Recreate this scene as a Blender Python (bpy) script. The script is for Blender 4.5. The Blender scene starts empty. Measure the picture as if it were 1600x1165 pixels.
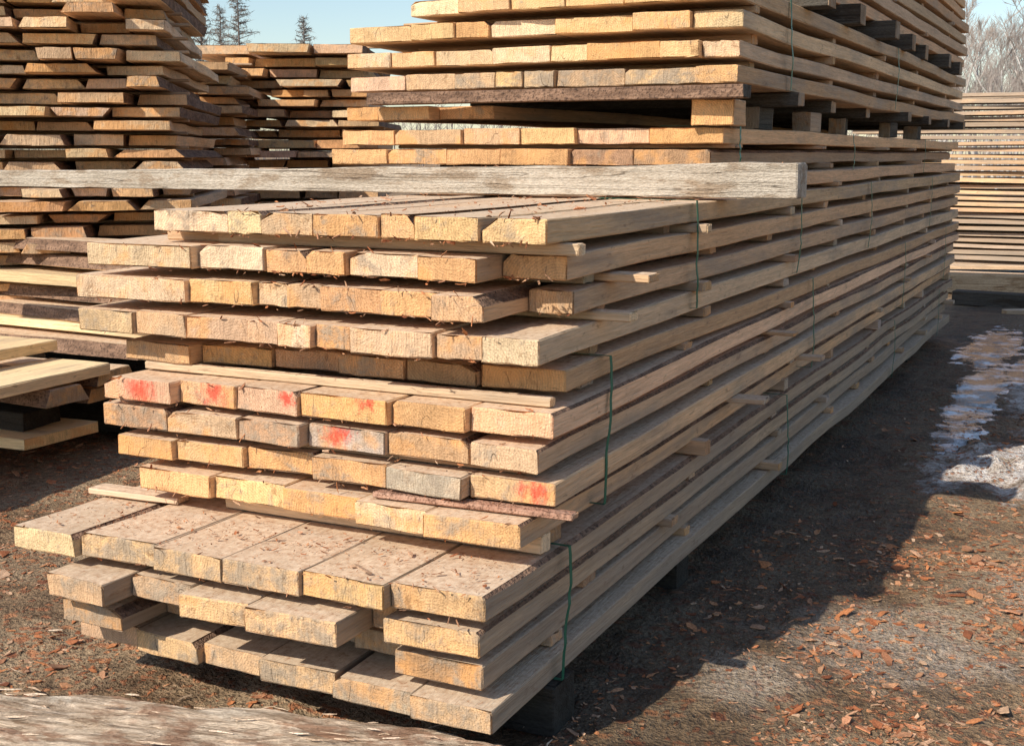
import bpy, math, random
from mathutils import Vector, noise, Matrix
R = random.Random(7)
S = bpy.context.scene
COL = S.collection

# ------------------------------------------------------------------ node helpers
class NT:
    def __init__(s, name):
        s.m = bpy.data.materials.new(name); s.m.use_nodes = True
        s.t = s.m.node_tree; s.t.nodes.clear()
        s.out = s.n('ShaderNodeOutputMaterial'); s.b = s.n('ShaderNodeBsdfPrincipled')
        s.l(s.b.outputs[0], s.out.inputs[0])
        s.b.inputs['Specular IOR Level'].default_value = 0.2
    def n(s, k): return s.t.nodes.new(k)
    def l(s, a, b): s.t.links.new(a, b)
    def put(s, sock, v):
        if hasattr(v, 'node'): s.l(v, sock)
        elif isinstance(v, (tuple, list)):
            v = tuple(v)
            sock.default_value = v + (1,) if (len(v) == 3 and sock.type == 'RGBA') else v
        else: sock.default_value = v
    def math(s, op, a, b=0.0, c=0.0, clamp=False):
        n = s.n('ShaderNodeMath'); n.operation = op; n.use_clamp = clamp
        s.put(n.inputs[0], a); s.put(n.inputs[1], b); s.put(n.inputs[2], c); return n.outputs[0]
    def vm(s, op, a, b=(0, 0, 0)):
        n = s.n('ShaderNodeVectorMath'); n.operation = op
        s.put(n.inputs[0], a)
        if op == 'SCALE': s.put(n.inputs['Scale'], b)
        else: s.put(n.inputs[1], b)
        return n.outputs['Value'] if op in ('LENGTH', 'DISTANCE', 'DOT_PRODUCT') else n.outputs[0]
    def noise(s, v, scale, detail=2, rough=.55, dist=0.0):
        n = s.n('ShaderNodeTexNoise'); s.put(n.inputs['Vector'], v)
        n.inputs['Scale'].default_value = scale; n.inputs['Detail'].default_value = detail
        n.inputs['Roughness'].default_value = rough; n.inputs['Distortion'].default_value = dist
        return n.outputs[0]
    def mr(s, v, a, b, c=0.0, d=1.0, smooth=False):
        n = s.n('ShaderNodeMapRange'); s.put(n.inputs[0], v)
        if smooth: n.interpolation_type = 'SMOOTHSTEP'
        for i, x in enumerate((a, b, c, d)): n.inputs[i + 1].default_value = x
        return n.outputs[0]
    def mix(s, f, a, b, mode='MIX'):
        n = s.n('ShaderNodeMix'); n.data_type = 'RGBA'; n.blend_type = mode
        s.put(n.inputs['Factor'], f); s.put(n.inputs[6], a); s.put(n.inputs[7], b); return n.outputs[2]
    def mul(s, c, f):
        return s.vm('SCALE', c, f)
    def xyz(s, v):
        n = s.n('ShaderNodeSeparateXYZ'); s.put(n.inputs[0], v); return n.outputs
    def comb(s, x, y, z):
        n = s.n('ShaderNodeCombineXYZ')
        for i, q in enumerate((x, y, z)): s.put(n.inputs[i], q)
        return n.outputs[0]
    def bump(s, h, dist=.002, strength=1.0):
        n = s.n('ShaderNodeBump'); n.inputs['Distance'].default_value = dist
        n.inputs['Strength'].default_value = strength
        s.put(n.inputs['Height'], h); s.l(n.outputs[0], s.b.inputs['Normal'])
    def objco(s): return s.n('ShaderNodeTexCoord').outputs['Object']
    def info(s): return s.n('ShaderNodeObjectInfo').outputs

def end_material(name, paint=None):
    m = NT(name); co = m.objco(); inf = m.info(); rnd = inf['Random']; tint = inf['Color']; al = inf['Alpha']
    off = m.vm('SCALE', (3.7, 11.3, 7.9), m.math('MULTIPLY', rnd, 9.0))
    p = m.vm('ADD', co, off)
    x, y, z = m.xyz(co)
    r2 = m.math('FRACT', m.math('MULTIPLY', rnd, 7.31)); r3 = m.math('FRACT', m.math('MULTIPLY', rnd, 23.9))
    ox = m.math('MULTIPLY', m.math('SUBTRACT', rnd, .5), .22)
    oz = m.math('MULTIPLY_ADD', r2, .22, -.11)
    rad = m.vm('LENGTH', m.comb(m.math('ADD', x, ox), 0.0, m.math('ADD', z, oz)))
    big = m.noise(p, 8, 3, .6)
    rings = m.math('SINE', m.math('MULTIPLY', m.math('ADD', rad, m.math('MULTIPLY', big, .02)), 2 * math.pi / .0085))
    col = m.mul(tint, m.mr(rings, -1, 1, .87, 1.05))
    col = m.mul(col, m.mr(big, .3, .7, .78, 1.16))
    st = m.noise(m.vm('MULTIPLY', p, (120, 6, 16)), 1, 2, .6)
    col = m.mul(col, m.mr(st, .3, .7, .85, 1.10))
    fine = m.noise(p, 210, 1, .6)
    col = m.mul(col, m.mr(fine, .3, .7, .85, 1.12))
    col = m.mix(m.math('MULTIPLY', m.mr(big, .46, .62, 0, 1, True), m.mr(r3, .1, .9, 0, .75)), col, (.70, .35, .13))
    bl = m.noise(p, 13, 4, .70, .3)
    bm = m.mr(m.math('ADD', bl, m.math('MULTIPLY', al, .33)), .60, .85, 0, .84, True)
    gray = m.mix(st, (.21, .16, .115), (.48, .39, .295))
    col = m.mix(bm, col, gray)
    bl2 = m.noise(m.vm('ADD', p, (4, 9, 2)), 22, 4, .74)
    col = m.mix(m.math('MULTIPLY', m.mr(bl2, .56, .70, 0, .72, True), m.mr(r2, 0, 1, .15, 1)), col, (.26, .135, .06))
    cr = m.noise(m.vm('MULTIPLY', p, (12, 1, 4)), 1, 1, .5)
    crm = m.math('MULTIPLY', m.mr(m.math('ABSOLUTE', m.math('SUBTRACT', cr, .5)), .0, .006, 1, 0), m.mr(bl, .52, .62, 0, .6))
    col = m.mix(crm, col, (.12, .07, .04))
    if paint:
        nz = m.math('MULTIPLY', m.math('SUBTRACT', m.noise(m.vm('MULTIPLY', p, (45, 8, 26)), 1, 4, .8), .5), .19)
        for (px, pz, rr) in paint:
            d = m.vm('LENGTH', m.comb(m.math('SUBTRACT', x, px), 0.0, m.math('MULTIPLY', m.math('SUBTRACT', z, pz), 1.3)))
            d = m.math('ADD', d, nz)
            col = m.mix(m.mr(d, 0.0, rr, .85, 0, True), col, m.mul((.74, .075, .045), m.mr(fine, .3, .7, .8, 1.1)))
    m.put(m.b.inputs['Base Color'], col); m.b.inputs['Roughness'].default_value = .85
    h = m.math('ADD', m.math('MULTIPLY', st, 1.1), m.math('ADD', m.math('MULTIPLY', bl, 2.8), m.math('MULTIPLY', fine, .6)))
    h = m.math('SUBTRACT', h, m.math('MULTIPLY', crm, 1.0))
    m.bump(h, .005, .88)
    return m.m

def side_material(name, dust=1.0, light=None, fac=.5):
    m = NT(name); co = m.objco(); inf = m.info(); rnd = inf['Random']; tint = inf['Color']; al = inf['Alpha']
    off = m.vm('SCALE', (5.1, 17.7, 9.3), m.math('MULTIPLY', rnd, 9.0))
    p = m.vm('ADD', co, off)
    base = m.mul(m.mix(fac, tint, light or (.74, .48, .29)), m.mr(m.math('FRACT', m.math('MULTIPLY', rnd, 13.7)), 0, 1, .76, 1.12))
    g1 = m.noise(m.vm('MULTIPLY', p, (55, 1.6, 55)), 1, 3, .65)
    g2 = m.noise(m.vm('MULTIPLY', p, (170, 12, 170)), 1, 2, .6)
    col = m.mul(base, m.mr(g1, .3, .7, .78, 1.12))
    col = m.mul(col, m.mr(g2, .3, .7, .86, 1.12))
    patch = m.noise(m.vm('MULTIPLY', p, (7, 1.3, 7)), 1, 4, .65)
    gray = m.mix(g1, (.21, .16, .12), (.46, .365, .275))
    col = m.mix(m.mr(m.math('ADD', patch, m.math('MULTIPLY', al, .30)), .50, .82, .0, .8, True), col, gray)
    sp = m.noise(m.vm('MULTIPLY', p, (34, 11, 34)), 1, 3, .7)
    col = m.mix(m.mr(sp, .60, .72, 0, .5, True), col, (.22, .13, .08))
    nz = m.xyz(m.n('ShaderNodeNewGeometry').outputs['Normal'])[2]
    up = m.mr(nz, .75, .95)
    d2 = m.noise(p, 48, 3, .7)
    col = m.mix(m.math('MULTIPLY', up, m.mr(patch, .3, .6, .5 * dust, .9 * dust)), col, m.mix(m.mr(d2, .35, .6), (.80, .625, .45), (.60, .42, .28)))
    if dust > .5: col = m.mix(m.math('MULTIPLY', up, m.mr(d2, .61, .69, 0, .7)), col, (.36, .17, .09))
    m.put(m.b.inputs['Base Color'], col); m.b.inputs['Roughness'].default_value = .82
    m.bump(m.math('ADD', m.math('ADD', g1, g2), m.math('MULTIPLY', sp, .8)), .0045, .8)
    return m.m

def bark_material(name, c1=(.15, .09, .06), c2=(.34, .21, .14), c3=(.07, .045, .035)):
    m = NT(name); co = m.objco(); rnd = m.info()['Random']
    p = m.vm('ADD', co, m.vm('SCALE', (5, 7, 3), m.math('MULTIPLY', rnd, 9.0)))
    a = m.noise(m.vm('MULTIPLY', p, (26, 7, 26)), 1, 3, .7)
    b = m.noise(p, 70, 2, .7)
    col = m.mix(m.mr(a, .35, .65), c1, c2)
    col = m.mix(m.mr(b, .5, .68, 0, .9), col, c3)
    m.put(m.b.inputs['Base Color'], col); m.b.inputs['Roughness'].default_value = .95
    m.bump(m.math('ADD', a, b), .012, .9)
    return m.m

def weathered_material(name, k=1.0):
    m = NT(name); co = m.objco(); rnd = m.info()['Random']
    p = m.vm('ADD', co, m.vm('SCALE', (5, 7, 3), m.math('MULTIPLY', rnd, 9.0)))
    g = m.noise(m.vm('MULTIPLY', p, (48, 1.2, 48)), 1, 3, .6, .2)
    b = m.noise(m.vm('MULTIPLY', p, (9, 2.6, 9)), 1, 5, .72)
    f = m.noise(m.vm('MULTIPLY', p, (200, 60, 200)), 1, 2, .7)
    cr = m.noise(m.vm('MULTIPLY', p, (18, .45, 18)), 1, 2, .6)
    col = m.mix(m.mr(g, .30, .70), (.40, .335, .26), (.64, .56, .46))
    col = m.mix(m.mr(b, .50, .62, 0, .75, True), col, (.31, .22, .145))
    col = m.mix(m.mr(b, .30, .42, .5, 0), col, (.72, .66, .57))
    crk = m.mr(m.math('ABSOLUTE', m.math('SUBTRACT', cr, .5)), 0, .006, .75, 0)
    col = m.mix(crk, col, (.10, .07, .05))
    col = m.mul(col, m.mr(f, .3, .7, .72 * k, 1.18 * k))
    m.put(m.b.inputs['Base Color'], col); m.b.inputs['Roughness'].default_value = .9
    m.bump(m.math('SUBTRACT', m.math('ADD', g, m.math('ADD', m.math('MULTIPLY', b, 1.6), f)), m.math('MULTIPLY', crk, .7)), .007, .85)
    return m.m

END = end_material('board_end_grain'); SIDE = side_material('sawn_board_side')
SIDELOW = side_material('weathered_board_side', light=(.44, .345, .255), fac=.70)
BARK = bark_material('rough_bark'); WEATH = weathered_material('weathered_grey_wood')
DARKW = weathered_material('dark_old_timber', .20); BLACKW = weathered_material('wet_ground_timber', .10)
REDBARK = bark_material('red_pine_bark', (.30, .14, .09), (.50, .30, .21), (.14, .07, .045))

# ------------------------------------------------------------------ board mesh
def board_mesh(w, t, L, topw=(0, 1), wane=None, rough=.003, y_slant=0.0, mats=None, bow=0.003, waney=False, wv=0.0, seglen=1.0, chip=.0, lph=None):
    """Sawn board, local origin at centre of bottom at the near end, long axis +Y."""
    r = R
    ins = .004
    rows = [t, t - ins, ins, 0.0]
    cols = [0, ins / w, .25, .5, .75, 1 - ins / w, 1]
    nC = len(cols); nR = 4
    def limits(zr):
        f = zr / t
        return topw[0] * f, 1 - (1 - topw[1]) * f
    ys = [0, .006, .05, .22]
    n = max(1, int(L / seglen))
    if L > .6:
        ys += [.22 + (L - .44) * k / n for k in range(1, n)] + [L - .22]
    ys += [L - .05, L - .006, L] if L > .3 else [L - .006, L]
    ys = sorted(set(ys))
    ph = r.random() * 100
    def pt(ri, ci, y, k):
        z = rows[ri]; a, b = limits(z); x = (a + (b - a) * cols[ci])
        X = (x - .5) * w; Z = z
        if ri in (0, 3) and ci in (0, nC - 1):
            X += (.002 if ci == 0 else -.002); Z += (-.002 if ri == 0 else .002)
        if wane:
            for (side, amt) in wane:
                aa = amt * (.65 + .7 * noise.noise(Vector((y * 1.3, ph, side))))
                aa = max(.003, aa)
                if side == 1 and ci >= nC - 2 and ri <= 1:
                    if ri == 0: X -= aa * 1.3
                    else: Z -= aa * 1.0
                    if ri == 0 and ci == nC - 1: Z -= aa * .12
                if side == 0 and ci <= 1 and ri <= 1:
                    if ri == 0: X += aa * 1.3
                    else: Z -= aa * 1.0
        if wv:
            s = 1 if ci > 3 else (-1 if ci < 3 else 0)
            X += s * wv * (noise.noise(Vector((y * 2.1, ph + s * 9, Z * 8))) * 1.2)
        X += bow * noise.noise(Vector((y * .5, ph, 0)))
        Z += bow * .5 * noise.noise(Vector((y * .6, ph + 5, ci * .15)))
        if lph is not None:
            X += .026 * noise.noise(Vector((y * .45, lph, 0))) + .007 * noise.noise(Vector((y * 1.6, lph, 4)))
            Z += .013 * (noise.noise(Vector((y * .9, lph, 7))) - noise.noise(Vector((0, lph, 7))))
        Z += .0018 * noise.noise(Vector((y * 5, ph, ci * 3.3))); X += .0018 * noise.noise(Vector((y * 5, ph + 3, ri * 3.3)))
        if k == 0 or k == len(ys) - 1:
            sgn = 1 if k == 0 else -1
            edge = (ri in (0, 3)) or (ci in (0, nC - 1))
            y = y + sgn * (abs(noise.noise(Vector((X * 45, Z * 45, ph)))) * rough + (r.random() * rough * .8 if edge else 0))
            if edge and chip and r.random() < chip:
                y += sgn * r.uniform(.006, .03)
                if ri in (0, 1): Z -= r.uniform(0, .012)
        if y_slant and k < 2: y += (X / w) * y_slant
        return (X, y, max(Z, 0) if (ri == 3 and lph is None) else Z)
    V = []; Fc = []; M = []
    per = [(0, c) for c in range(nC)] + [(1, nC - 1), (2, nC - 1)] + [(3, c) for c in range(nC - 1, -1, -1)] + [(2, 0), (1, 0)]
    P = len(per)
    for k, y in enumerate(ys):
        for (ri, ci) in per: V.append(pt(ri, ci, y, k))
    K = len(ys)
    for k in range(K - 1):
        for i in range(P):
            j = (i + 1) % P
            Fc.append((k * P + i, k * P + j, (k + 1) * P + j, (k + 1) * P + i))
            mi = 0
            a, b = per[i], per[j]
            if waney and ((a[1] == nC - 1 and b[1] == nC - 1) or (a[1] == 0 and b[1] == 0)): mi = 2
            if wane:
                for (side, amt) in wane:
                    if side == 1 and a[0] <= 1 and b[0] <= 1 and a[1] >= nC - 2 and b[1] >= nC - 2: mi = 2
                    if side == 0 and a[0] <= 1 and b[0] <= 1 and a[1] <= 1 and b[1] <= 1: mi = 2
            M.append(mi)
    idx = {pc: i for i, pc in enumerate(per)}
    for k in (0, K - 1):
        g = {}
        for ri in range(nR):
            for ci in range(nC):
                if (ri, ci) in idx: g[(ri, ci)] = k * P + idx[(ri, ci)]
                else:
                    g[(ri, ci)] = len(V); V.append(pt(ri, ci, ys[k], k))
        for ri in range(nR - 1):
            for ci in range(nC - 1):
                q = (g[(ri, ci)], g[(ri + 1, ci)], g[(ri + 1, ci + 1)], g[(ri, ci + 1)])
                Fc.append(q if k == 0 else q[::-1]); M.append(1)
    me = bpy.data.meshes.new('board_mesh'); me.from_pydata(V, [], Fc); me.update()
    for mt in (mats or (SIDE, END, BARK)): me.materials.append(mt)
    me.polygons.foreach_set('material_index', M)
    import bmesh
    bm = bmesh.new(); bm.from_mesh(me); bmesh.ops.recalc_face_normals(bm, faces=bm.faces); bm.to_mesh(me); bm.free()
    return me

def add(name, me, loc, rotz=0.0, tint=(.6, .42, .24), weather=0.0, label='', category='', group='', rot=None):
    o = bpy.data.objects.new(name, me); COL.objects.link(o); o.location = loc
    o.rotation_euler = rot if rot else (0, 0, rotz)
    o.color = (*tint, weather)
    o['label'] = label; o['category'] = category
    if group: o['group'] = group
    return o

PAL = {
 'yellow': (.84, .54, .265), 'orange': (.81, .46, .205), 'pale': (.90, .65, .385), 'pink': (.84, .53, .31),
 'gray': (.56, .45, .33), 'brown': (.58, .35, .185), 'tan': (.75, .50, .29)}
def tone(keys):
    c = PAL[R.choice(keys)]; f = R.uniform(.80, 1.08)
    return (c[0] * f, c[1] * f * R.uniform(.95, 1.03), c[2] * f * R.uniform(.92, 1.1))

def layer(ztop, th, edges, ys, keys, weather, yend, group, label, wane_p=.12, chip=.15, paint=None, slant=.018, thj=.006, wmax=.026, side=None):
    lph = R.random() * 90
    n = len(edges) - 1
    for i in range(n):
        a, b = edges[i], edges[i + 1]
        g = R.uniform(.001, .005)
        w = b - a - g; y0 = (ys[i] + R.uniform(-.015, .015)) if isinstance(ys, (list, tuple)) else ys + R.uniform(-.03, .03)
        y1 = yend + R.uniform(-.15, .12)
        t = th - R.uniform(0, thj)
        wn = None
        if R.random() < wane_p:
            wn = [(R.choice([0, 1]), R.uniform(.012, wmax))]
            if i == n - 1: wn = [(0, wn[0][1])] if wmax > .04 else [(1, .010)]
        wt = min(1, max(0, weather + R.uniform(-.3, .3)))
        sm = side or SIDE
        mats = (sm, END, BARK); lab = label
        if paint and i in paint:
            mats = (SIDE, end_material('board_end_red_paint', paint[i]), BARK); lab = 'rough sawn board with red paint sprayed on its end'
        elif wn: lab = 'thick sawn board with bark along one edge in the lumber stack'
        me = board_mesh(w, t, y1 - y0, wane=wn, rough=.010, y_slant=R.uniform(-slant, slant), chip=chip, mats=mats, seglen=.45, lph=lph)
        add('lumber_board', me, ((a + b) / 2, y0, ztop - th), R.uniform(-.0004, .0004), tone(keys), wt, lab, 'board', group)

def sticker(x0, x1, y, z0, th, w=.07, tint=None, weather=.4, mats=None, label='sawn wooden sticker laid crosswise between board layers', name='wood_sticker', rz=None, wn=None, group='stickers spacing the board layers', cat='wood strip'):
    me = board_mesh(w, th, x1 - x0, wane=wn, rough=.006, chip=.3, seglen=.8, mats=mats, bow=.004 if x1 - x0 > 1 else 0, y_slant=R.uniform(-.02, .02))
    return add(name, me, (x0, y, z0), -math.pi / 2 + (rz if rz is not None else R.uniform(-.015, .015)), tint or tone(['brown', 'brown', 'gray']), weather, label, cat, group)

G1 = 'boards of the strapped lumber stack'
YE = 9.3
LN = 'thick rough sawn board in the long strapped lumber stack'
LG = 'weathered greyish sawn board low in the lumber stack'
Ls = [
 (.211, [-1.50, -1.25, -1.0, -.77, -.51, -.25, 0], [.03, 0, .02, .015, .0, -.01], ['yellow', 'tan', 'gray', 'yellow'], .5, LG, None, .068),
 (.317, [-1.45, -1.20, -.96, -.74, -.52, -.32, -.045], [-.08, .10, .12, .16, .12, .01], ['gray', 'brown'], .8, LG, None, .070),
 (.424, [-1.43, -1.19, -.95, -.71, -.41, -.325, -.035], [-.17, -.06, -.11, -.14, .06, -.03], ['yellow', 'gray', 'tan'], .6, LG, None, .074),
 (.530, [-1.62, -1.37, -1.08, -.83, -.565, -.30, -.02], [-.10, -.06, -.075, -.08, -.085, -.05], ['pale', 'yellow', 'gray'], .55, LG, None, .074),
 (.662, [-1.42, -1.12, -.85, -.57, -.33, -.03], [.23, .24, .24, .20, .19], ['yellow', 'orange', 'pale'], .1, LN, None, .074),
 (.760, [-1.51, -1.28, -1.02, -.76, -.50, -.24, .025], [.25, .25, .28, .24, .25, .27], ['yellow', 'brown', 'orange', 'gray'], .35, LN, {5: [(.08, .035, .065)]}, .07),
 (.857, [-1.55, -1.28, -1.01, -.77, -.49, -.22, .0], [.23, .24, .24, .25, .26, .28], ['brown', 'gray', 'tan', 'tan'], .5, LN, {3: [(-.03, .045, .07)]}, .072),
 (.952, [-1.54, -1.26, -1.03, -.80, -.49, -.24, .012], [.21, .24, .26, .26, .27, .30], ['pink', 'orange', 'pink'], .1, LN, {0: [(.03, .04, .10)], 1: [(.04, .045, .08)], 2: [(.09, .05, .045)], 3: [(.10, .06, .045)]}, .074),
 (1.047, [-1.55, -1.27, -1.0, -.75, -.51, -.26, .01], [.36, .42, .44, .42, .43, .42], ['orange', 'brown'], .15, LN, None, .066),
 (1.158, [-1.66, -1.42, -1.21, -.98, -.86, -.74, -.59, -.32, -.17, .0], [.27, .27, .27, .26, .26, .27, .24, .27, .25], ['pale', 'tan', 'pink', 'orange'], .25, LN, None, .074),
 (1.268, [-1.65, -1.21, -.97, -.85, -.72, -.50, -.31, -.15, .0], [.27, .30, .31, .31, .29, .27, .22, .52], ['yellow', 'pale', 'orange', 'tan'], .25, LN, None, .074),
 (1.372, [-1.60, -1.19, -.93, -.78, -.64, -.40, -.20, .0], [.26, .31, .31, .30, .32, .27, .42], ['pale', 'orange', 'tan', 'orange'], .3, LN, None, .072),
 (1.482, [-1.38, -1.08, -.95, -.76, -.54, -.41, -.20, .0], [.34, .31, .32, .30, .31, .30, .30], ['pale', 'yellow', 'tan', 'orange'], .4, LN, None, .072),
]
for (zt, ed, ys, keys, we, lab, pa, th) in Ls:
    top = zt > 1.3
    layer(zt, th, ed, ys, keys, we, YE, G1, lab, wane_p=.85 if zt > 1.45 else (.45 if .8 < zt < .9 or zt > 1.2 else .3), chip=.45 if top else .28, paint=pa, wmax=.05 if zt > 1.2 else .035, side=SIDELOW if zt < .6 else None)
G2 = 'boards of the upper lumber package'
LU = 'fresh golden sawn board in the upper lumber package'
Us = [
 (1.575, [-1.80, -1.5, -1.25, -1.0, -.7, -.4, -.15, -.03], 2.12, ['orange', 'yellow'], .1),
 (1.672, [-1.84, -1.56, -1.26, -1.0, -.69, -.41, -.09], 2.06, ['orange', 'brown', 'yellow', 'orange'], .15),
 (1.757, [-1.82, -1.54, -1.20, -.93, -.68, -.36, -.05], 2.07, ['orange', 'yellow', 'pink'], .1),
 (1.990, [-1.78, -1.49, -1.23, -1.04, -.92, -.77, -.47, -.17, .0], 2.07, ['yellow', 'tan', 'orange', 'tan'], .5),
 (2.090, [-1.78, -1.56, -1.34, -1.06, -.79, -.62, -.31, -.15, .0], 2.08, ['orange', 'yellow', 'pale'], .1),
 (2.200, [-1.79, -1.46, -1.24, -1.08, -.78, -.44, -.2, .0], 2.07, ['orange', 'pale', 'yellow'], .1),
 (2.300, [-1.45, -1.2, -.95, -.7, -.45, -.2, .01], 2.05, ['yellow', 'pale'], .05)]
for (zt, ed, y, keys, we) in Us:
    layer(zt, .068, ed, y, keys, we, YE, G2, LU, wane_p=.2)
layer(1.858, .062, [-1.80, -1.62, -1.36, -1.08], [2.08, 2.06, 2.13], ['orange', 'yellow'], .1, YE, G2, LU)
for k in range(6):
    zt = 2.475 + k * .1
    sh = R.uniform(-.02, .02)
    layer(zt, .072, [-1.6, -1.3, -1.05, -.8, -.52, -.27, sh], 3.1 + R.uniform(-.05, .05), ['yellow', 'pale', 'orange'], .05, YE, G2, LU, wane_p=.05)

tops = [l[0] for l in Ls]; ths = [l[7] for l in Ls]
for i in range(len(tops) - 1):
    z0 = tops[i] + .0005; gp = tops[i + 1] - ths[i + 1] - tops[i] - .002
    yst = [.62, 1.7, 2.9, 4.1, 5.3, 6.5, 7.7, 8.9]
    yst = [y + R.uniform(-.3, .3) for y in yst]
    for j, y in enumerate(yst):
        ext = R.choice([-.06, -.04, -.03, -.03, -.02, -.02, .0, .04])
        if j == 0: ext = -.04
        sticker(-1.5 + R.uniform(-.08, .08), ext, y, z0, gp, R.uniform(.05, .10))
def gaps(pairs, ys):
    for (a, b) in pairs:
        for y in ys:
            sticker(-1.62, R.choice([-.05, -.03, -.02, .01]), y + R.uniform(-.2, .2), a + .0005, b - a - .001, R.uniform(.05, .1))
YU = [2.45, 3.9, 5.3, 6.8, 8.4]
gaps([(1.482, 1.507), (1.575, 1.604), (1.672, 1.689), (1.99, 2.022), (2.09, 2.132), (2.20, 2.232)], YU)
gaps([(2.475 + k * .1, 2.503 + k * .1) for k in range(5)], YU[1:])
DG = 'dark cross timbers between lumber packages'
for y in [2.02] + [3.0 + i * 1.0 for i in range(7)]:
    first = y < 2.2
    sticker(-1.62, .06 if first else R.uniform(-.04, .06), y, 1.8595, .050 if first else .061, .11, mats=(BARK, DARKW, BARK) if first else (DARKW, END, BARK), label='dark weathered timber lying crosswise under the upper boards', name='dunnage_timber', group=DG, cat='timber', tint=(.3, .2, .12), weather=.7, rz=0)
for y, dx in [(2.04, -.085), (2.9, -.2), (3.7, -.13), (4.9, -.2), (6.1, -.13), (7.4, -.16)]:
    f = y < 2.1
    me = board_mesh(.17 if f else R.uniform(.07, .14), .100, .2, rough=.006, chip=.3, bow=0, mats=None if f else (DARKW if R.random() < .5 else SIDE, END, BARK))
    add('spacer_block', me, (dx, y, 1.7585), R.uniform(-.15, .15), tone(['orange', 'yellow']) if f else (.36, .23, .13), .1 if f else .9, 'short sawn wooden block propping up the upper boards', 'wood block', 'spacer blocks in the lumber stack')
for y in [3.15, 4.0, 4.9, 5.8, 6.7, 7.6, 8.6]:
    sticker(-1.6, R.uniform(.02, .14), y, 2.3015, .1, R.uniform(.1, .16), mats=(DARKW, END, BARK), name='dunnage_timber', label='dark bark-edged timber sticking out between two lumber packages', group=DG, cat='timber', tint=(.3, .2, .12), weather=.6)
BL = 'pale thin batten lying along the ends of the boards'
sticker(-1.15, -.02, .36, .5305, .056, .06, tint=(.84, .66, .44), weather=0, label=BL, rz=.0)
sticker(-1.66, -1.30, .30, .5305, .020, .08, tint=(.7, .5, .36), weather=.2, label=BL, rz=.07)
sticker(-1.48, -.01, .385, .9525, .026, .04, tint=(.86, .68, .46), weather=0, label=BL, rz=-.004)
sticker(-.52, .10, .26, .6625, .018, .05, tint=(.5, .3, .2), weather=.2, mats=(REDBARK, END, REDBARK), label='thin reddish bark-faced strip lying on the board layer', rz=.05)
sticker(-1.2, .05, .45, 1.3725, .034, .05, tint=(.84, .66, .44), weather=0, label=BL)
for (x1, y, i, w, key) in [(.10, .72, 9, .07, 'pale'), (.13, .82, 10, .09, 'brown'), (.06, 1.55, 11, .07, 'pale'), (.15, 2.1, 4, .10, 'gray'), (.12, 2.75, 6, .08, 'brown'), (.12, 3.3, 4, .09, 'gray')]:
    z0 = tops[i] + .001; gp = tops[i + 1] - ths[i + 1] - tops[i] - .003
    sticker(-.4, x1, y, z0, gp * .85, w, tint=tone([key]), label='sticker end poking out of the side of the stack', rz=R.uniform(-.12, .12))
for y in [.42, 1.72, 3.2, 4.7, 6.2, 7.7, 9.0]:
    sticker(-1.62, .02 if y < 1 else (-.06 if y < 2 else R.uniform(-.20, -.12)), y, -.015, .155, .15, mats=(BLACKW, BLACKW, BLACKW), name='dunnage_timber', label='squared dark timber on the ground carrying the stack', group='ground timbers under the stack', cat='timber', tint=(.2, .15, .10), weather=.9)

def beam():
    me = board_mesh(.16, .13, 5.4, rough=.006, chip=.3, bow=.0, mats=(WEATH, WEATH, BARK), seglen=.10, wv=.014, wane=[(1, .014)])
    for v in me.vertices:
        f = v.co.y / 5.4
        tp = 1 - .50 * f ** .8 + .07 * noise.noise(Vector((v.co.y * 1.9, 0, 0))) * (1 if f > .04 else 0) + .035 * noise.noise(Vector((v.co.y * 9, 3, 0)))
        v.co.z = v.co.z * tp + .004 * noise.noise(Vector((v.co.y * 6, v.co.z * 30, 1))) + .004
        v.co.x = v.co.x * (1 - .2 * f) + .008 * noise.noise(Vector((v.co.y * 4, v.co.z * 25, 5)))
    x0, y0 = .31, 1.90
    x1, y1 = -5.0, 1.93
    ang = math.atan2(-(x1 - x0), (y1 - y0))
    add('weathered_beam', me, (x0, y0, 1.4845), ang, (.4, .35, .28), 1, 'long weathered grey beam laid across the top of the stack', 'beam')
beam()

# ------------------------------------------------------------------ straps
SM = NT('green_strap'); SM.put(SM.b.inputs['Base Color'], (.015, .13, .075)); SM.b.inputs['Roughness'].default_value = .4
def strap(y, z0, z1, dy=0.0, xs=.012):
    hw = .0085; n = 14; th = .0014
    pts = []
    for k in range(n + 1):
        f = k / n
        pts.append((xs + .010 * math.sin(math.pi * f) * R.uniform(.5, 1.2), z1 + (z0 - z1) * f, y + dy * f + .012 * math.sin(f * 6 + y)))
    full = [(-.35, z1 + .002, y)] + pts + [(-.35, z0 - .002, y + dy)]
    V = []; Fc = []
    for i, (x, z, yy) in enumerate(full):
        nx, nz = (0, th) if i in (0,) else ((0, -th) if i == len(full) - 1 else (th, 0))
        V += [(x, yy - hw, z), (x, yy + hw, z), (x + nx, yy + hw, z + nz), (x + nx, yy - hw, z + nz)]
    for i in range(len(full) - 1):
        for j in range(4):
            a = i * 4 + j; b = i * 4 + (j + 1) % 4
            Fc.append((a, b, b + 4, a + 4))
    Fc += [(0, 1, 2, 3), tuple(len(V) - 4 + k for k in (3, 2, 1, 0))]
    me = bpy.data.meshes.new('strap'); me.from_pydata(V, [], Fc); me.materials.append(SM.m); me.update()
    add('packing_strap', me, (0, 0, 0), label='thin green plastic strap binding the lumber package', category='strap', group='green straps on the lumber stack')
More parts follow.
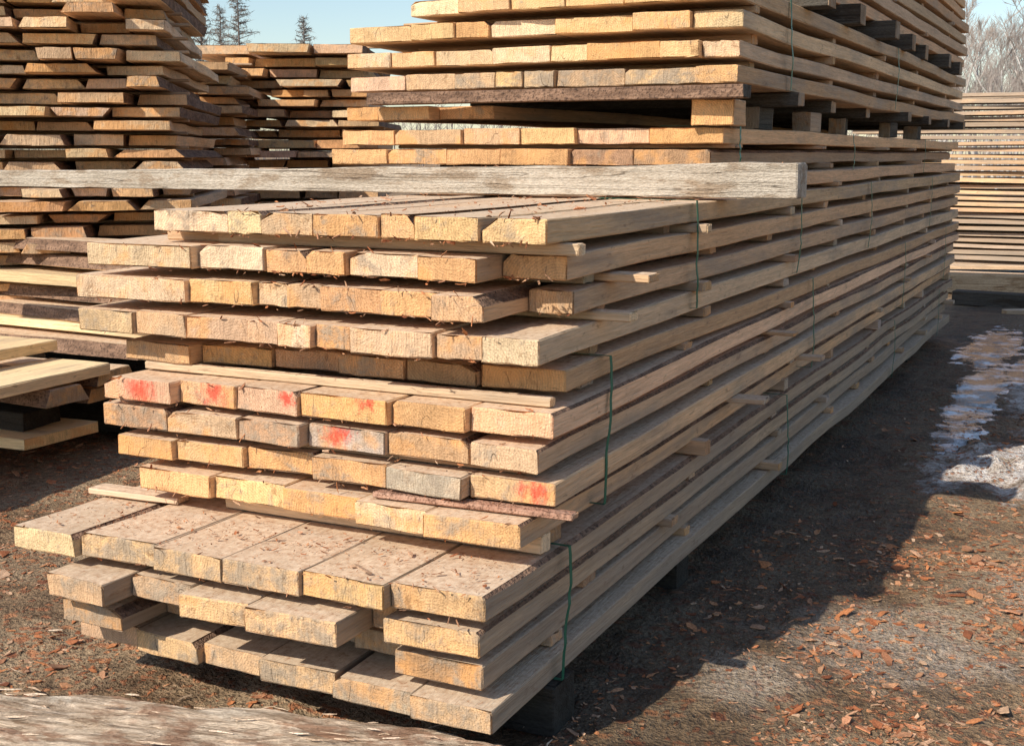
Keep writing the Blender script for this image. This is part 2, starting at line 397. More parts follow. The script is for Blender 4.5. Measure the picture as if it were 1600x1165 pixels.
for (y, z0, z1, dy) in [(.43, .143, .535, -.04), (3.0, .143, .535, .04), (6.0, .143, .535, 0), (8.2, .143, .535, 0),
                        (.70, .60, 1.052, -.03), (3.4, .60, 1.052, .04), (6.2, .6, 1.052, 0), (8.3, .6, 1.052, 0),
                        (1.54, 1.10, 1.488, .03), (3.15, 1.10, 1.488, -.05), (4.9, 1.10, 1.488, 0), (7.4, 1.1, 1.488, 0),
                        (2.2, 1.51, 1.76, 0), (4.5, 1.51, 1.76, 0), (7.2, 1.51, 1.76, 0),
                        (2.8, 1.925, 2.305, .05), (5.6, 1.925, 2.305, 0)]:
    strap(y, z0, z1, dy, xs=.030 if .5 < z0 < 1 else (.018 if z1 < 1.6 or z1 > 2 else -.02))

# ------------------------------------------------------------------ waney edged piles
WA = 'rough slab with bark edges in a stickered pile'
def waney_pile(origin, axis_deg, layers, z0, pitch, cols, L, group, keys, weather, label, overhang=.25, wj=.12, th=.062, name='waney_board', bark=None, gapx=.03, tj=.14, aj=.02):
    a = math.radians(axis_deg)
    ux = Vector((math.cos(a), math.sin(a), 0)); uy = Vector((-math.sin(a), math.cos(a), 0))
    o = Vector(origin)
    zz = z0
    for k in range(layers):
        x = R.uniform(-.12, .08)
        thk = th * R.uniform(.80, 1.08)
        for c in range(cols):
            w = R.uniform(.20, .30 + wj * 1.4)
            y0 = R.uniform(-overhang, overhang * .4)
            tw = R.uniform(.0, tj); tw2 = 1 - R.uniform(.0, tj)
            if R.random() < .35: tw, tw2 = R.uniform(0, .05), 1
            flip = R.random() < .3
            t = thk * R.uniform(.86, 1.0)
            sb = R.random() < .5
            me = board_mesh(w, t, L - y0 * .5, topw=(tw, tw2), waney=True, wv=.020, rough=.016, chip=.35, y_slant=R.uniform(-.06, .06), seglen=.3, bow=.008, mats=(SIDE, END, SIDE if sb else (bark or BARK)))
            if flip:
                for v in me.vertices: v.co.z = t - v.co.z; v.co.x = -v.co.x
            p = o + ux * (x - w / 2) + uy * y0
            add(name, me, (p.x, p.y, zz), a + R.uniform(-aj, aj), tone(keys), min(1, max(0, weather + R.uniform(-.3, .3))), label, 'board', group)
            x -= w + R.uniform(.0, gapx)
        gp = max(.010, pitch - th * .94)
        p = o + uy * (.35 + R.uniform(-.1, .1)) + ux * (-cols * .32)
        ww = cols * .32 + R.uniform(0, .08)
        me = board_mesh(.07, gp, ww, rough=.005, chip=.2, bow=0)
        add('wood_sticker', me, (p.x, p.y, zz + thk), a - math.pi / 2, tone(['brown', 'tan']), .5, 'sticker between layers of bark-edged slabs', 'wood strip', 'stickers in the slab piles')
        zz += thk + gp
waney_pile((-4.20, 3.75, 0), 34, 34, .08, .087, 5, 2.4, 'bark-edged slabs in the tall pile', ['orange', 'yellow', 'pale', 'pale', 'tan'], .2, WA, overhang=.35, th=.072, tj=.18)
waney_pile((-5.75, 6.4, 0), 32, 26, .1, .090, 2, 2.2, 'bark-edged slabs in the low pile', ['orange', 'pink', 'pale'], .2, 'bark-edged slab in a ragged stickered pile', overhang=.5, th=.076)
waney_pile((-5.35, 8.05, 0), 26, 26, .1, .100, 3, 2.2, 'boards of the ragged pile behind the slabs', ['pink', 'orange', 'pale', 'yellow'], .2, 'reddish bark-edged board in a ragged sunlit pile', overhang=.35, th=.082, wj=.30, tj=.10)
def side_pile(start, ang_deg, L, layers, z0, pitch, th, group, label, keys, weather, name, rag=.3, rows=2, w=.25, mats=None, bk=False, stk=1.4, xj=.05, aj=.01):
    a = math.radians(ang_deg)
    uy = Vector((-math.sin(a), math.cos(a), 0)); ux = Vector((math.cos(a), math.sin(a), 0))
    for k in range(layers):
        for r_ in range(rows):
            s = Vector(start) + uy * R.uniform(-rag, rag) + ux * (r_ * (w + .02) + R.uniform(-xj, xj))
            ww = w * R.uniform(.8, 1.1)
            me = board_mesh(ww, th * R.uniform(.72, 1.0), L + R.uniform(-rag, rag), topw=(R.uniform(0, .15), 1 - R.uniform(0, .15)), waney=bk, wv=.04 if bk else .006, rough=.01, seglen=.4 if bk else .6, bow=.05, mats=mats)
            add(name, me, (s.x, s.y, z0 + k * pitch), a + R.uniform(-aj, aj), tone(keys(k) if callable(keys) else keys), min(1, max(0, (weather(k) if callable(weather) else weather) + R.uniform(-.25, .25))), label, 'board', group)
        for q in range(int(L / stk)):
            s = Vector(start) + uy * (.5 + q * stk + R.uniform(-.1, .1)) + ux * (-w * .4)
            me = board_mesh(.08, max(.012, pitch - th), rows * w + .05, rough=.005, bow=0)
            add('wood_sticker', me, (s.x, s.y, z0 + k * pitch + th), a - math.pi / 2, tone(['brown', 'gray']), .6, 'sticker between layers of a distant board pile', 'wood strip', 'stickers in the slab piles')
side_pile((-2.2, 16.4, 0), -91, 8.5, 29, .12, .082, .062, 'boards of the far stickered stack', 'thin board in the far stickered stack', lambda k: ['orange', 'yellow', 'brown'] if 8 < k < 21 else ['gray', 'brown'], lambda k: .3 if 8 < k < 21 else .9, 'lumber_board', rag=.08, rows=2, w=.4, stk=8)
for (x, y, z, l, w, t, rz, lab) in [(-1.2, 14.6, .03, 5.5, .22, .10, -88, 'pale plank lying on the ground by the far stack'), (-1.0, 13.2, .0, 4.5, .26, .22, -80, 'old squared log lying on the wet ground'), (-.3, 12.0, .0, 3.5, .2, .15, -97, 'old squared log lying on the wet ground'), (-.9, 13.9, .21, 4.0, .2, .05, -70, 'pale plank lying on the ground by the far stack'), (.3, 11.2, .0, 2.5, .12, .05, -60, 'pale plank lying on the ground by the far stack')]:
    me = board_mesh(w, t, l, rough=.01, bow=.02, seglen=.5, mats=(DARKW, END, BARK) if 'log' in lab else None)
    add('loose_timber', me, (x, y, z), math.radians(rz), tone(['pale', 'tan']), .3, lab, 'timber', 'loose timbers by the far stack')

def plank(x, y, z, l, w, t, deg, key='yellow', we=.05, lab='pale fresh plank on a low heap beside the slab pile', **k):
    me = board_mesh(w, t, l, rough=.012, chip=.3, seglen=.3, bow=.02, y_slant=R.uniform(-.05, .05), **k)
    c = PAL[key]
    add('loose_plank', me, (x, y, z), math.radians(deg), (c[0] * 1.04, c[1] * 1.08, c[2] * 1.0), we, lab, 'plank', 'loose planks heaped by the slab pile')
CLEAN = side_material('fresh_clean_plank', .1, light=(.92, .69, .41), fac=.7)
CM = (CLEAN, END, BARK)
RB = 'rough bark-edged board in the low heap beside the slab pile'
BK = 'dark squared block under the low heap of planks'
plank(-3.70, .6, .46, 1.75, .42, .06, 2, 'pale', .1, mats=CM)
plank(-4.05, .5, .57, 1.85, .44, .06, 3, 'yellow', .1, mats=CM)
plank(-3.62, 2.06, .14, 2.4, .5, .06, 92, 'yellow', .1, mats=CM)
plank(-3.66, 2.50, .30, 2.4, .4, .08, 88, 'brown', .6, RB, waney=True, wv=.03, topw=(.1, .85))
plank(-3.52, 2.0, .36, 2.6, .32, .09, 84, 'brown', .7, RB, waney=True, wv=.03, topw=(.15, .8))
plank(-3.60, 2.45, .40, 2.6, .36, .07, 93, 'tan', .5, RB, waney=True, wv=.03, topw=(.1, .9))
plank(-3.56, 2.78, .50, 2.4, .34, .08, 90, 'brown', .6, RB, waney=True, wv=.03, topw=(.12, .88))
plank(-3.8, 2.9, .02, 2.4, .3, .28, 90, 'brown', .9, BK, mats=(BLACKW, BLACKW, BARK))
plank(-3.85, 1.5, .0, 2.4, .25, .13, 90, 'brown', .9, BK, mats=(BLACKW, BLACKW, BARK))
plank(-3.80, 2.1, .20, 2.4, .3, .10, 91, 'brown', .9, BK, mats=(BLACKW, BLACKW, BARK))
plank(-3.3, 2.75, .66, 2.2, .3, .07, 80, 'pale', .3, RB, waney=True, wv=.02, topw=(.1, .9))
plank(-3.5, 2.85, .60, 2.2, .3, .05, 86, 'yellow', .2, mats=CM)
plank(-3.4, 3.0, .76, 2.4, .35, .07, 83, 'tan', .4, RB, waney=True, wv=.02, topw=(.1, .85))
plank(-3.45, 2.95, .86, 2.4, .30, .07, 86, 'yellow', .2, RB, mats=CM)
plank(-3.55, 3.0, .96, 2.4, .33, .07, 81, 'orange', .3, RB, waney=True, wv=.02, topw=(.12, .9))
plank(-3.40, 3.05, 1.06, 2.4, .30, .07, 87, 'tan', .4, RB, waney=True, wv=.02, topw=(.12, .9))
plank(-3.8, 3.15, .02, 2.4, .3, .60, 90, 'brown', .9, BK, mats=(BLACKW, BLACKW, BARK))

# ------------------------------------------------------------------ ground
def gm():
    m = NT('muddy_yard_ground'); co = m.objco(); x, y, z = m.xyz(co)
    n1 = m.noise(co, 1.3, 4, .6); n2 = m.noise(co, 9, 4, .65); n3 = m.noise(co, 60, 3, .7)
    col = m.mix(m.mr(n2, .35, .65), (.135, .080, .042), (.33, .215, .12))
    col = m.mix(m.mr(n1, .44, .58, 0, .7, True), col, (.44, .315, .195))
    col = m.mul(col, m.mr(n3, .3, .7, .42, 1.5))
    v = m.n('ShaderNodeTexVoronoi'); m.put(v.inputs['Vector'], co); v.inputs['Scale'].default_value = 85
    col = m.mix(m.math('MULTIPLY', m.mr(v.outputs['Distance'], .18, .34, 1, 0), m.mr(m.xyz(v.outputs['Color'])[0], .5, .54, 0, .8)), col, m.mix(m.xyz(v.outputs['Color'])[1], (.24, .10, .05), (.56, .38, .23)))
    warp = m.vm('ADD', co, m.vm('SCALE', m.comb(n3, n2, 0.0), .05))
    reds = []
    for sc_, thr in ((36, .66), (19, .84)):
        v2 = m.n('ShaderNodeTexVoronoi'); m.put(v2.inputs['Vector'], m.vm('MULTIPLY', warp, (1, .6, 1) if sc_ > 20 else (.6, 1, 1))); v2.inputs['Scale'].default_value = sc_
        vq = m.xyz(v2.outputs['Color'])[1]
        red = m.math('MULTIPLY', m.mr(v2.outputs['Distance'], .25, .40, 1, 0), m.mr(m.math('ADD', vq, m.math('MULTIPLY', n1, 1.0)), thr + .16, thr + .22, 0, .9))
        red = m.math('MULTIPLY', red, m.mr(y, 8, 13, 1, .2))
        col = m.mix(red, col, m.mix(m.xyz(v2.outputs['Color'])[0], (.28, .095, .045), (.58, .26, .12)))
        reds.append(red)
    red = reds[0]
    def ell(cx, cy, rx, ry):
        d = m.vm('LENGTH', m.vm('MULTIPLY', m.vm('SUBTRACT', m.comb(x, y, 0.0), (cx, cy, 0)), (1 / rx, 1 / ry, 0)))
        return m.math('SUBTRACT', 1.0, d)
    def union(lst):
        r = None
        for e in lst:
            q = ell(*e); r = q if r is None else m.math('MAXIMUM', r, q)
        return r
    nb = m.noise(co, 4, 5, .72)
    ni = m.math('MULTIPLY', m.math('SUBTRACT', nb, .5), 1.9)
    snow = m.mr(m.math('ADD', union([(1.0, 4.15, .62, .75), (1.35, 5.2, .5, 1.0), (1.05, 7.0, .5, 1.5)]), ni), .05, .50, 0, 1, True)
    sand = m.mr(m.math('ADD', union([(.78, 1.5, .6, .5), (1.35, 2.2, .5, .5), (.45, .95, .3, .3)]), ni), .0, .8, 0, .75, True)
    ice = m.mr(m.math('ADD', union([(.55, 6.4, .22, 1.9), (.58, 5.0, .17, .8), (.42, 8.8, .32, 1.6), (.78, 7.6, .2, 1.0)]), ni), .18, .30, 0, 1, True)
    icew = m.mr(nb, .47, .60, 0, 1, True)
    sc = m.mix(m.mr(n3, .35, .65), (.58, .46, .38), (.90, .87, .83))
    sc = m.mix(red, sc, (.42, .20, .12))
    col = m.mix(m.math('MULTIPLY', sand, m.mr(n3, .38, .60, .25, 1)), col, (.64, .53, .42))
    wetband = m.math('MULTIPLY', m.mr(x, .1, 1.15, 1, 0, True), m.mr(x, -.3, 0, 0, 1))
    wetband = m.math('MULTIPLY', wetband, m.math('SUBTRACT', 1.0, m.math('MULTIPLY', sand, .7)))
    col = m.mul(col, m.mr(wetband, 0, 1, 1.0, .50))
    col = m.mix(m.math('MULTIPLY', snow, m.mr(n2, .34, .52, .15, 1)), col, sc)
    col = m.mix(m.math('MULTIPLY', ice, m.mr(icew, 0, 1, .7, .95)), col, m.mix(icew, (.12, .14, .16), (.76, .83, .90)))
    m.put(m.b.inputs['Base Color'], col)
    wet = m.math('SUBTRACT', m.mr(n1, .4, .6, .66, .94), m.math('MULTIPLY', wetband, .2))
    m.put(m.b.inputs['Roughness'], m.math('MAXIMUM', m.math('SUBTRACT', wet, m.math('MULTIPLY', ice, .7)), .05))
    m.b.inputs['Specular IOR Level'].default_value = .3
    h = m.math('ADD', m.math('MULTIPLY', n2, 2.2), m.math('MULTIPLY', n3, 1.3))
    h = m.math('ADD', h, m.math('MULTIPLY', red, .5))
    h = m.math('MULTIPLY', h, m.math('SUBTRACT', 1.0, m.math('MULTIPLY', ice, .95)))
    m.bump(h, .024, 1.0)
    return m.m
def gh(x, y):
    h = .030 * noise.noise(Vector((x * 1.1, y * 1.1, 0))) + .018 * noise.noise(Vector((x * 4, y * 4, 3))) + .010 * noise.noise(Vector((x * 13, y * 13, 5)))
    h += .07 * math.exp(-(((x - 1.02) / .42) ** 2 + ((y - 4.25) / .55) ** 2)) * (1 + 1.4 * noise.noise(Vector((x * 9, y * 9, 8))))
    return h * max(0.0, min(1.0, 1.5 - math.hypot(x, y - 3) / 25)) - .008
def axis_pts(lo, hi, step, far):
    p = [lo + i * step for i in range(int((hi - lo) / step) + 1)]
    s = step; q = hi
    while q < far: s *= 1.35; q += s; p.append(q)
    s = step; q = lo
    while q > -far: s *= 1.35; q -= s; p.insert(0, q)
    return p
xs = axis_pts(-5.5, 3.0, .035, 900); ysg = axis_pts(-1.6, 11, .045, 900)
V = [(x, y, gh(x, y)) for y in ysg for x in xs]; nx = len(xs)
Fc = [(j * nx + i, j * nx + i + 1, (j + 1) * nx + i + 1, (j + 1) * nx + i) for j in range(len(ysg) - 1) for i in range(nx - 1)]
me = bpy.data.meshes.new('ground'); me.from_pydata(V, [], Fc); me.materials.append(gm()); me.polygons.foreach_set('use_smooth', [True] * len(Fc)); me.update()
g = bpy.data.objects.new('ground', me); COL.objects.link(g); g['kind'] = 'structure'; g['label'] = 'dark wet muddy lumber yard ground with bark litter and ice'; g['category'] = 'ground'

# ------------------------------------------------------------------ chips
def chip_material(name, cols):
    m = NT(name); at = m.n('ShaderNodeAttribute'); at.attribute_name = 'tone'
    cr = m.n('ShaderNodeValToRGB'); m.l(at.outputs['Fac'], cr.inputs[0])
    e = cr.color_ramp.elements
    e[0].position = 0; e[0].color = (*cols[0], 1); e[1].position = 1; e[1].color = (*cols[-1], 1)
    for i, c in enumerate(cols[1:-1]):
        q = e.new((i + 1) / (len(cols) - 1)); q.color = (*c, 1)
    m.put(m.b.inputs['Base Color'], m.mul(cr.outputs[0], m.mr(m.noise(m.objco(), 180, 2), .3, .7, .6, 1.25)))
    m.b.inputs['Roughness'].default_value = .85
    return m.m
def chips(name, places, mat, label, cat):
    V = []; Fc = []; T = []
    for (x, y, z, s, asp, tilt) in places:
        a = R.random() * math.tau; n = R.choice([5, 6, 7, 8]); th = s * R.uniform(.02, .06) + .0006
        rot = Matrix.Rotation(a, 3, 'Z') @ Matrix.Rotation(R.gauss(0, tilt), 3, 'X') @ Matrix.Rotation(R.gauss(0, tilt), 3, 'Y')
        curl = R.uniform(-.25, .35)
        b0 = len(V); t = R.random()
        ring = []
        for k in range(n):
            q = k / n * math.tau + R.uniform(-.35, .35)
            rr = R.uniform(.45, 1.25)
            px, py = math.cos(q) * s * .5 * rr, math.sin(q) * s * .5 * asp * rr
            pz = curl * (px * px + 3 * py * py) / s
            ring.append((px, py, pz))
        pts = [rot @ Vector(p) for p in ring] + [rot @ Vector((p[0], p[1], p[2] + th)) for p in ring] + [rot @ Vector((0, 0, th))]
        lo = min(p.z for p in pts)
        for p in pts: V.append((x + p.x, y + p.y, z + p.z - lo)); T.append(t)
        for k in range(n):
            j = (k + 1) % n
            Fc.append((b0 + k, b0 + j, b0 + n + j, b0 + n + k)); Fc.append((b0 + n + k, b0 + n + j, b0 + 2 * n))
    me = bpy.data.meshes.new(name); me.from_pydata(V, [], Fc); me.materials.append(mat)
    at = me.attributes.new('tone', 'FLOAT', 'POINT'); at.data.foreach_set('value', T); me.update()
    o = bpy.data.objects.new(name, me); COL.objects.link(o); o['kind'] = 'stuff'; o['label'] = label; o['category'] = cat
BC = chip_material('bark_chip', [(.20, .07, .035), (.42, .15, .065), (.58, .24, .10), (.50, .28, .16), (.34, .15, .08), (.64, .43, .28), (.54, .20, .09)])
pl = []
def density(x, y):
    return noise.noise(Vector((x * 1.7, y * 1.7, 9))) + .6 * noise.noise(Vector((x * 5, y * 5, 2)))
while len(pl) < 29000:
    if R.random() < .68: x = R.uniform(.0, 2.3); y = R.uniform(-.3, 6.0) if R.random() < .35 else R.uniform(-.3, 2.6)
    elif R.random() < .8: x = R.uniform(-4.2, -1.45); y = R.uniform(-1.0, 2.6)
    else: x = R.uniform(-1.8, .4); y = R.uniform(-.9, .2)
    d = density(x, y)
    if d < R.uniform(-.5, .45): continue
    if 0 < x < .55 and y > .6 and R.random() < .8: continue
    s = min(.085, max(.005, R.lognormvariate(-4.35, .70)))
    pl.append((x, y, gh(x, y) - .001, s, R.uniform(.25, .75), .16))
chips('bark_chip_litter', pl, BC, 'reddish bark chips scattered over the muddy ground', 'bark chips')
pl = []
for i in range(900):
    r = R.random()
    if r < .62: x = R.uniform(-1.58, -.04); y = R.betavariate(1.6, 1.3) * .34 - .08; z = .531; s = R.lognormvariate(-4.8, .6)
    elif r < .92: x = R.uniform(-1.3, -.02); y = R.uniform(.33, 1.8); z = 1.483; s = R.lognormvariate(-4.6, .6)
    else: x = R.uniform(-1.6, .28); y = 1.92 + R.uniform(-.05, .05); z = 1.612 - (.31 - x) * .012; s = R.lognormvariate(-4.6, .4)
    pl.append((x, y, z, min(.06, max(.005, s)), R.uniform(.15, .6), .3))
for i in range(380):
    L_ = Ls[R.choice([3, 4, 5, 6, 7, 9, 10, 10, 11, 11, 12, 12])]
    j = R.randrange(len(L_[1]) - 1); x = R.uniform(L_[1][j] + .02, L_[1][j + 1] - .02); z = L_[0] - L_[7] * R.choice([0, 1, 1]) - R.uniform(.0, .012)
    pl.append((x, L_[2][j] - .002, z, R.uniform(.01, .04), R.uniform(.1, .3), 1.2))
chips('bark_crumbs', pl, BC, 'bark crumbs and shreds lying on top of the stacked boards', 'bark chips')

def slab_top(u, v):
    tp = max(0, u - .80) / .20
    fib = noise.noise(Vector((u * 5.2, v * 9, 1))) * .050 + noise.noise(Vector((u * 12, v * 30, 4))) * .022 + noise.noise(Vector((u * 30, v * 60, 6))) * .009
    return .10 * (1 - abs(2 * v - 1) ** 3) * (1 - .6 * tp) + fib - .02
SX, SY, SR, SLL, SW = -1.08, -.26, .235, 3.1, .40
def slab():
    L = SLL; W = SW; nu, nv = 340, 80
    V = []; Fc = []
    for i in range(nu + 1):
        for j in range(nv + 1):
            u = i / nu; v = j / nv
            x = (u - .5) * L
            tp = max(0, u - .80) / .20
            y = (v - .5) * W * (1 + .45 * noise.noise(Vector((u * 7, 0, 2)))) * (1 - .75 * tp)
            V.append((x + (.16 * noise.noise(Vector((v * 18, 0, 3))) if u > .93 else 0), y + .02 * noise.noise(Vector((u * 12, v * 3, 7))), slab_top(u, v)))
    for i in range(nu):
        for j in range(nv):
            a = i * (nv + 1) + j; Fc.append((a, a + nv + 1, a + nv + 2, a + 1))
    me = bpy.data.meshes.new('slab'); me.from_pydata(V, [], Fc)
    m = NT('shredded_fibrous_wood'); co = m.objco()
    g = m.noise(m.vm('MULTIPLY', co, (4, 75, 60)), 1, 5, .72, .4); b = m.noise(m.vm('MULTIPLY', co, (4, 9, 10)), 1, 4, .7)
    col = m.mix(m.mr(g, .36, .60), (.26, .175, .115), (.72, .57, .43)); col = m.mix(m.mr(b, .50, .60, 0, .85), col, (.32, .18, .115))
    col = m.mix(m.mr(b, .42, .34, 0, .6), col, (.76, .66, .54))
    m.put(m.b.inputs['Base Color'], col); m.b.inputs['Roughness'].default_value = .9; m.bump(m.math('ADD', m.math('MULTIPLY', g, 1.6), b), .016, 1)
    me.materials.append(m.m); me.update()
    add('splintered_slab', me, (SX, SY, -.005), SR, label='splintered fibrous wood slab lying on the ground', category='wood slab')
slab()
V, Fc, T = [], [], []
for i in range(420):
    on = R.random() < .4
    if on:
        u = R.betavariate(1.6, 1.0); v = R.uniform(.02, .98); lx = (u - .5) * SLL; ly = (v - .5) * SW
        z = max(.0, slab_top(min(1, u), v)) + R.uniform(-.004, .004); a = SR + R.gauss(0, .12)
        x = SX + lx * math.cos(SR) - ly * math.sin(SR); y = SY + lx * math.sin(SR) + ly * math.cos(SR)
    else:
        x = R.uniform(-2.2, .2); y = SY + (x - SX) * .22 + R.gauss(0, .18); z = max(.004, gh(x, y) + .004); a = SR + R.gauss(0, 1.0)
    l = R.uniform(.02, .10); wd = R.uniform(.001, .004); el_ = abs(R.gauss(0, .06))
    d = Vector((math.cos(a) * math.cos(el_), math.sin(a) * math.cos(el_), math.sin(el_))); q = Vector((-math.sin(a), math.cos(a), 0))
    s = len(V); c = Vector((x, y, z)); t = R.random(); e = c + d * l; mid = c + d * l * .5 + q * R.gauss(0, .005)
    for (p_, ww) in ((c, wd * .4), (mid, wd), (e, wd * .3)):
        V += [tuple(p_ + q * ww), tuple(p_ - q * ww), tuple(p_ + Vector((0, 0, ww * 1.2)))]; T += [t] * 3
    for k in (0, 3):
        for j in range(3):
            j2 = (j + 1) % 3; Fc.append((s + k + j, s + k + j2, s + k + 3 + j2, s + k + 3 + j))
SC = chip_material('splinter_wood', [(.32, .20, .12), (.62, .46, .33), (.74, .58, .44), (.48, .34, .23)])
me = bpy.data.meshes.new('wood_splinters'); me.from_pydata(V, [], Fc); me.materials.append(SC)
at = me.attributes.new('tone', 'FLOAT', 'POINT'); at.data.foreach_set('value', T); me.update()
o = bpy.data.objects.new('wood_splinters', me); COL.objects.link(o); o['kind'] = 'stuff'; o['label'] = 'pale wood splinters strewn on the ground before the stack'; o['category'] = 'splinters'

# ------------------------------------------------------------------ trees
def trunk_bark(name, c):
    m = NT(name); m.put(m.b.inputs['Base Color'], m.mix(m.noise(m.objco(), 6, 2), c, tuple(q * 1.5 for q in c))); m.b.inputs['Roughness'].default_value = .9; return m.m
def tube(V, Fc, a, b, r0, r1, n=3):
    a = Vector(a); b = Vector(b); d = (b - a).normalized()
    p = d.orthogonal().normalized(); q = d.cross(p); s = len(V)
    for (c, r) in ((a, r0), (b, r1)):
        for k in range(n):
            t = k / n * math.tau; V.append(tuple(c + p * math.cos(t) * r + q * math.sin(t) * r))
    for k in range(n):
        j = (k + 1) % n; Fc.append((s + k, s + j, s + n + j, s + n + k))
def mk(name, V, Fc, mat):
    me = bpy.data.meshes.new(name); me.from_pydata(V, [], Fc); me.materials.append(mat); me.update(); return me
CON = NT('larch_twigs'); CON.put(CON.b.inputs['Base Color'], (.25, .23, .21)); CON.b.inputs['Roughness'].default_value = .9
POP = NT('bare_twigs'); POP.put(POP.b.inputs['Base Color'], (.38, .325, .29)); POP.b.inputs['Roughness'].default_value = .9
TB = trunk_bark('conifer_bark', (.20, .16, .14)); PB = trunk_bark('pale_bark', (.42, .39, .36))
def conifer(H, sp, seed):
    r = random.Random(seed); TV, TF, V, Fc = [], [], [], []
    for k in range(6): tube(TV, TF, (0, 0, H * k / 6), (0, 0, H * (k + 1) / 6), .16 * (1 - k / 6) + .02, .16 * (1 - (k + 1) / 6) + .01, 6)
    n = 190
    for i in range(n):
        h = H * (.12 + .87 * (i / n)); f = 1 - (h / H); l = sp * (f ** .75) * r.uniform(.5, 1.15) + .15
        a = r.random() * math.tau; d = Vector((math.cos(a), math.sin(a), r.uniform(-.1, .4)))
        b = Vector((0, 0, h)); e = b + d * l; tube(V, Fc, b, e, .026, .008)
        for k in range(int(9 + l * 18)):
            t = r.uniform(.12, 1); c = b + d * l * t
            dd = Vector((r.gauss(0, 1), r.gauss(0, 1), r.gauss(.1, .8))).normalized() * r.uniform(.15, .42)
            s = len(V); w = Vector((r.gauss(0, 1), r.gauss(0, 1), r.gauss(0, 1))).normalized() * .021
            V.extend([tuple(c - w), tuple(c + w), tuple(c + dd)]); Fc.append((s, s + 1, s + 2))
    return mk('trunk', TV, TF, TB), mk('crown', V, Fc, CON.m)
def poplar(H, seed):
    r = random.Random(seed); TV, TF, V, Fc = [], [], [], []
    pts = [Vector((r.gauss(0, .1) * k, r.gauss(0, .1) * k, H * k / 7)) for k in range(8)]
    for k in range(7): tube(TV, TF, pts[k], pts[k + 1], .10 * (1 - k / 7.3) + .01, .10 * (1 - (k + 1) / 7.3) + .01, 6)
    def br(b, d, l, lev):
        e = b + d * l; tube(V, Fc, b, e, .015 * (.55 ** lev) + .003, .007 * (.5 ** lev) + .002)
        if lev >= 2: return
        for k in range(5):
            t = r.uniform(.3, 1); nd = (d + Vector((r.gauss(0, .45), r.gauss(0, .45), r.gauss(.3, .3)))).normalized()
            br(b + d * l * t, nd, l * r.uniform(.45, .7), lev + 1)
    for i in range(24):
        f = r.uniform(.3, .99); k = min(6, int(f * 7)); b = pts[k].lerp(pts[k + 1], f * 7 - k)
        a = r.random() * math.tau; br(b, Vector((math.cos(a) * .5, math.sin(a) * .5, 1.0)).normalized(), H * .2 * (1.25 - f) + .3, 0)
    return mk('trunk', TV, TF, PB), mk('crown', V, Fc, POP.m)
def place_tree(name, meshes, loc, sc, rz, label, cat, group):
    e = bpy.data.objects.new(name, None); COL.objects.link(e); e.location = loc; e.scale = (sc,) * 3; e.rotation_euler = (0, 0, rz)
    e['label'] = label; e['category'] = cat; e['group'] = group
    for nm, me in zip(('trunk', 'crown'), meshes):
        o = bpy.data.objects.new(nm, me); COL.objects.link(o); o.parent = e
CX, CY = 1.40, -2.777
def polar(bearing, d):
    r = (bearing - 800) / 1993 * d
    return (CX + r * .8988 - d * .4384, CY + r * .4384 + d * .8988, -.05)
cf = [conifer(11.2, 2.4, 1), conifer(9.5, 2.0, 2)]
for (px, d, s, i) in [(380, 76, 1.04, 0), (322, 78, 1.15, 1), (480, 80, 1.06, 1), (352, 84, 1.0, 0), (560, 100, .9, 0)]:
    place_tree('larch_tree', cf[i], polar(px, d), s, px * .1, 'sparse grey conifer standing beyond the lumber piles', 'tree', 'conifers beyond the yard')
pp = [poplar(8.6, 11), poplar(8.0, 12), poplar(9.2, 13)]
for i in range(24):
    px = 1462 + i * 8 + R.uniform(-6, 6); d = R.uniform(55, 85)
    place_tree('poplar_tree', pp[i % 3], polar(px, d), R.uniform(.66, .95) * d / 62, R.random() * 6, 'leafless pale-barked tree in a thicket', 'tree', 'bare trees beyond the yard')
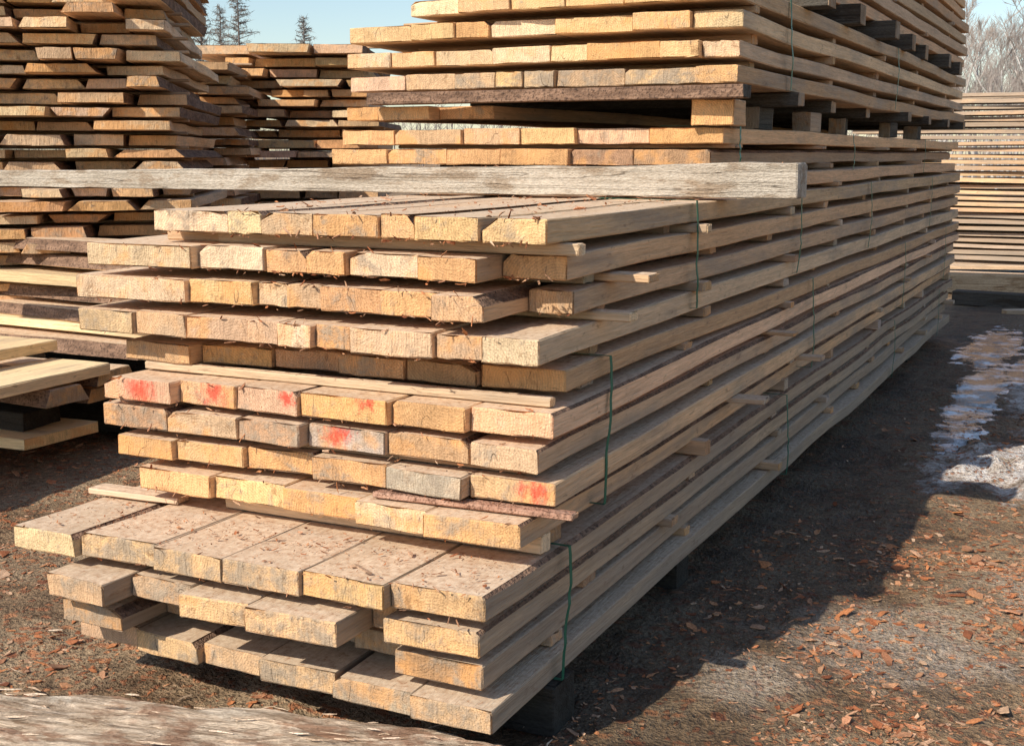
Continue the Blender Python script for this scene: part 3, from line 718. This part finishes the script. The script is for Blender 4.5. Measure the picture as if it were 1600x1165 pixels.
V, Fc = [], []
for i in range(2000):
    px = R.uniform(-900, 3400); d = R.uniform(170, 240); p = Vector(polar(px, d)); H = R.uniform(4, 9) * (1 + .3 * noise.noise(Vector((px * .01, 0, 0))))
    w = R.uniform(.04, .12); q = p + Vector((R.gauss(0, .3), R.gauss(0, .3), H)); tube(V, Fc, p, q, w, .02)
    for k in range(6):
        c = p.lerp(q, R.uniform(.3, 1)); dd = Vector((R.gauss(0, 1), R.gauss(0, 1), 1.2)).normalized() * R.uniform(1, 2.2)
        tube(V, Fc, c, c + dd, .05, .02)
me = mk('far_wood', V, Fc, POP.m); o = bpy.data.objects.new('distant_wood', me); COL.objects.link(o); o['kind'] = 'stuff'; o['label'] = 'distant leafless wood along the horizon'; o['category'] = 'wood'

# ------------------------------------------------------------------ light, sky, camera
el = math.radians(39.5); d = Vector((-.36, -.933, 0)).normalized() * math.cos(el) + Vector((0, 0, math.sin(el)))
sl = bpy.data.lights.new('sun', 'SUN'); sl.energy = 5.0; sl.angle = math.radians(.5); sl.color = (1, .92, .79)
so = bpy.data.objects.new('sun', sl); COL.objects.link(so); so.rotation_euler = d.to_track_quat('Z', 'Y').to_euler()
w = bpy.data.worlds.new('World'); S.world = w; w.use_nodes = True
nt = w.node_tree; bg = nt.nodes['Background']; sky = nt.nodes.new('ShaderNodeTexSky'); sky.sky_type = 'NISHITA'; sky.sun_disc = False
sky.sun_elevation = el; sky.sun_rotation = math.radians(201); sky.air_density = 1.1; sky.dust_density = .5; sky.ozone_density = 1.6
nt.links.new(sky.outputs[0], bg.inputs[0]); bg.inputs[1].default_value = .145
S.view_settings.view_transform = 'Standard'; S.view_settings.look = 'None'; S.view_settings.exposure = 0
cam = bpy.data.cameras.new('camera'); cam.lens = 1964 / 1600 * 36; cam.clip_end = 3000; cam.clip_start = .05
co = bpy.data.objects.new('camera', cam); COL.objects.link(co); co.location = (1.40, -2.777, 1.65)
co.rotation_euler = (math.radians(90 - 9.88), 0, math.radians(26)); S.camera = co
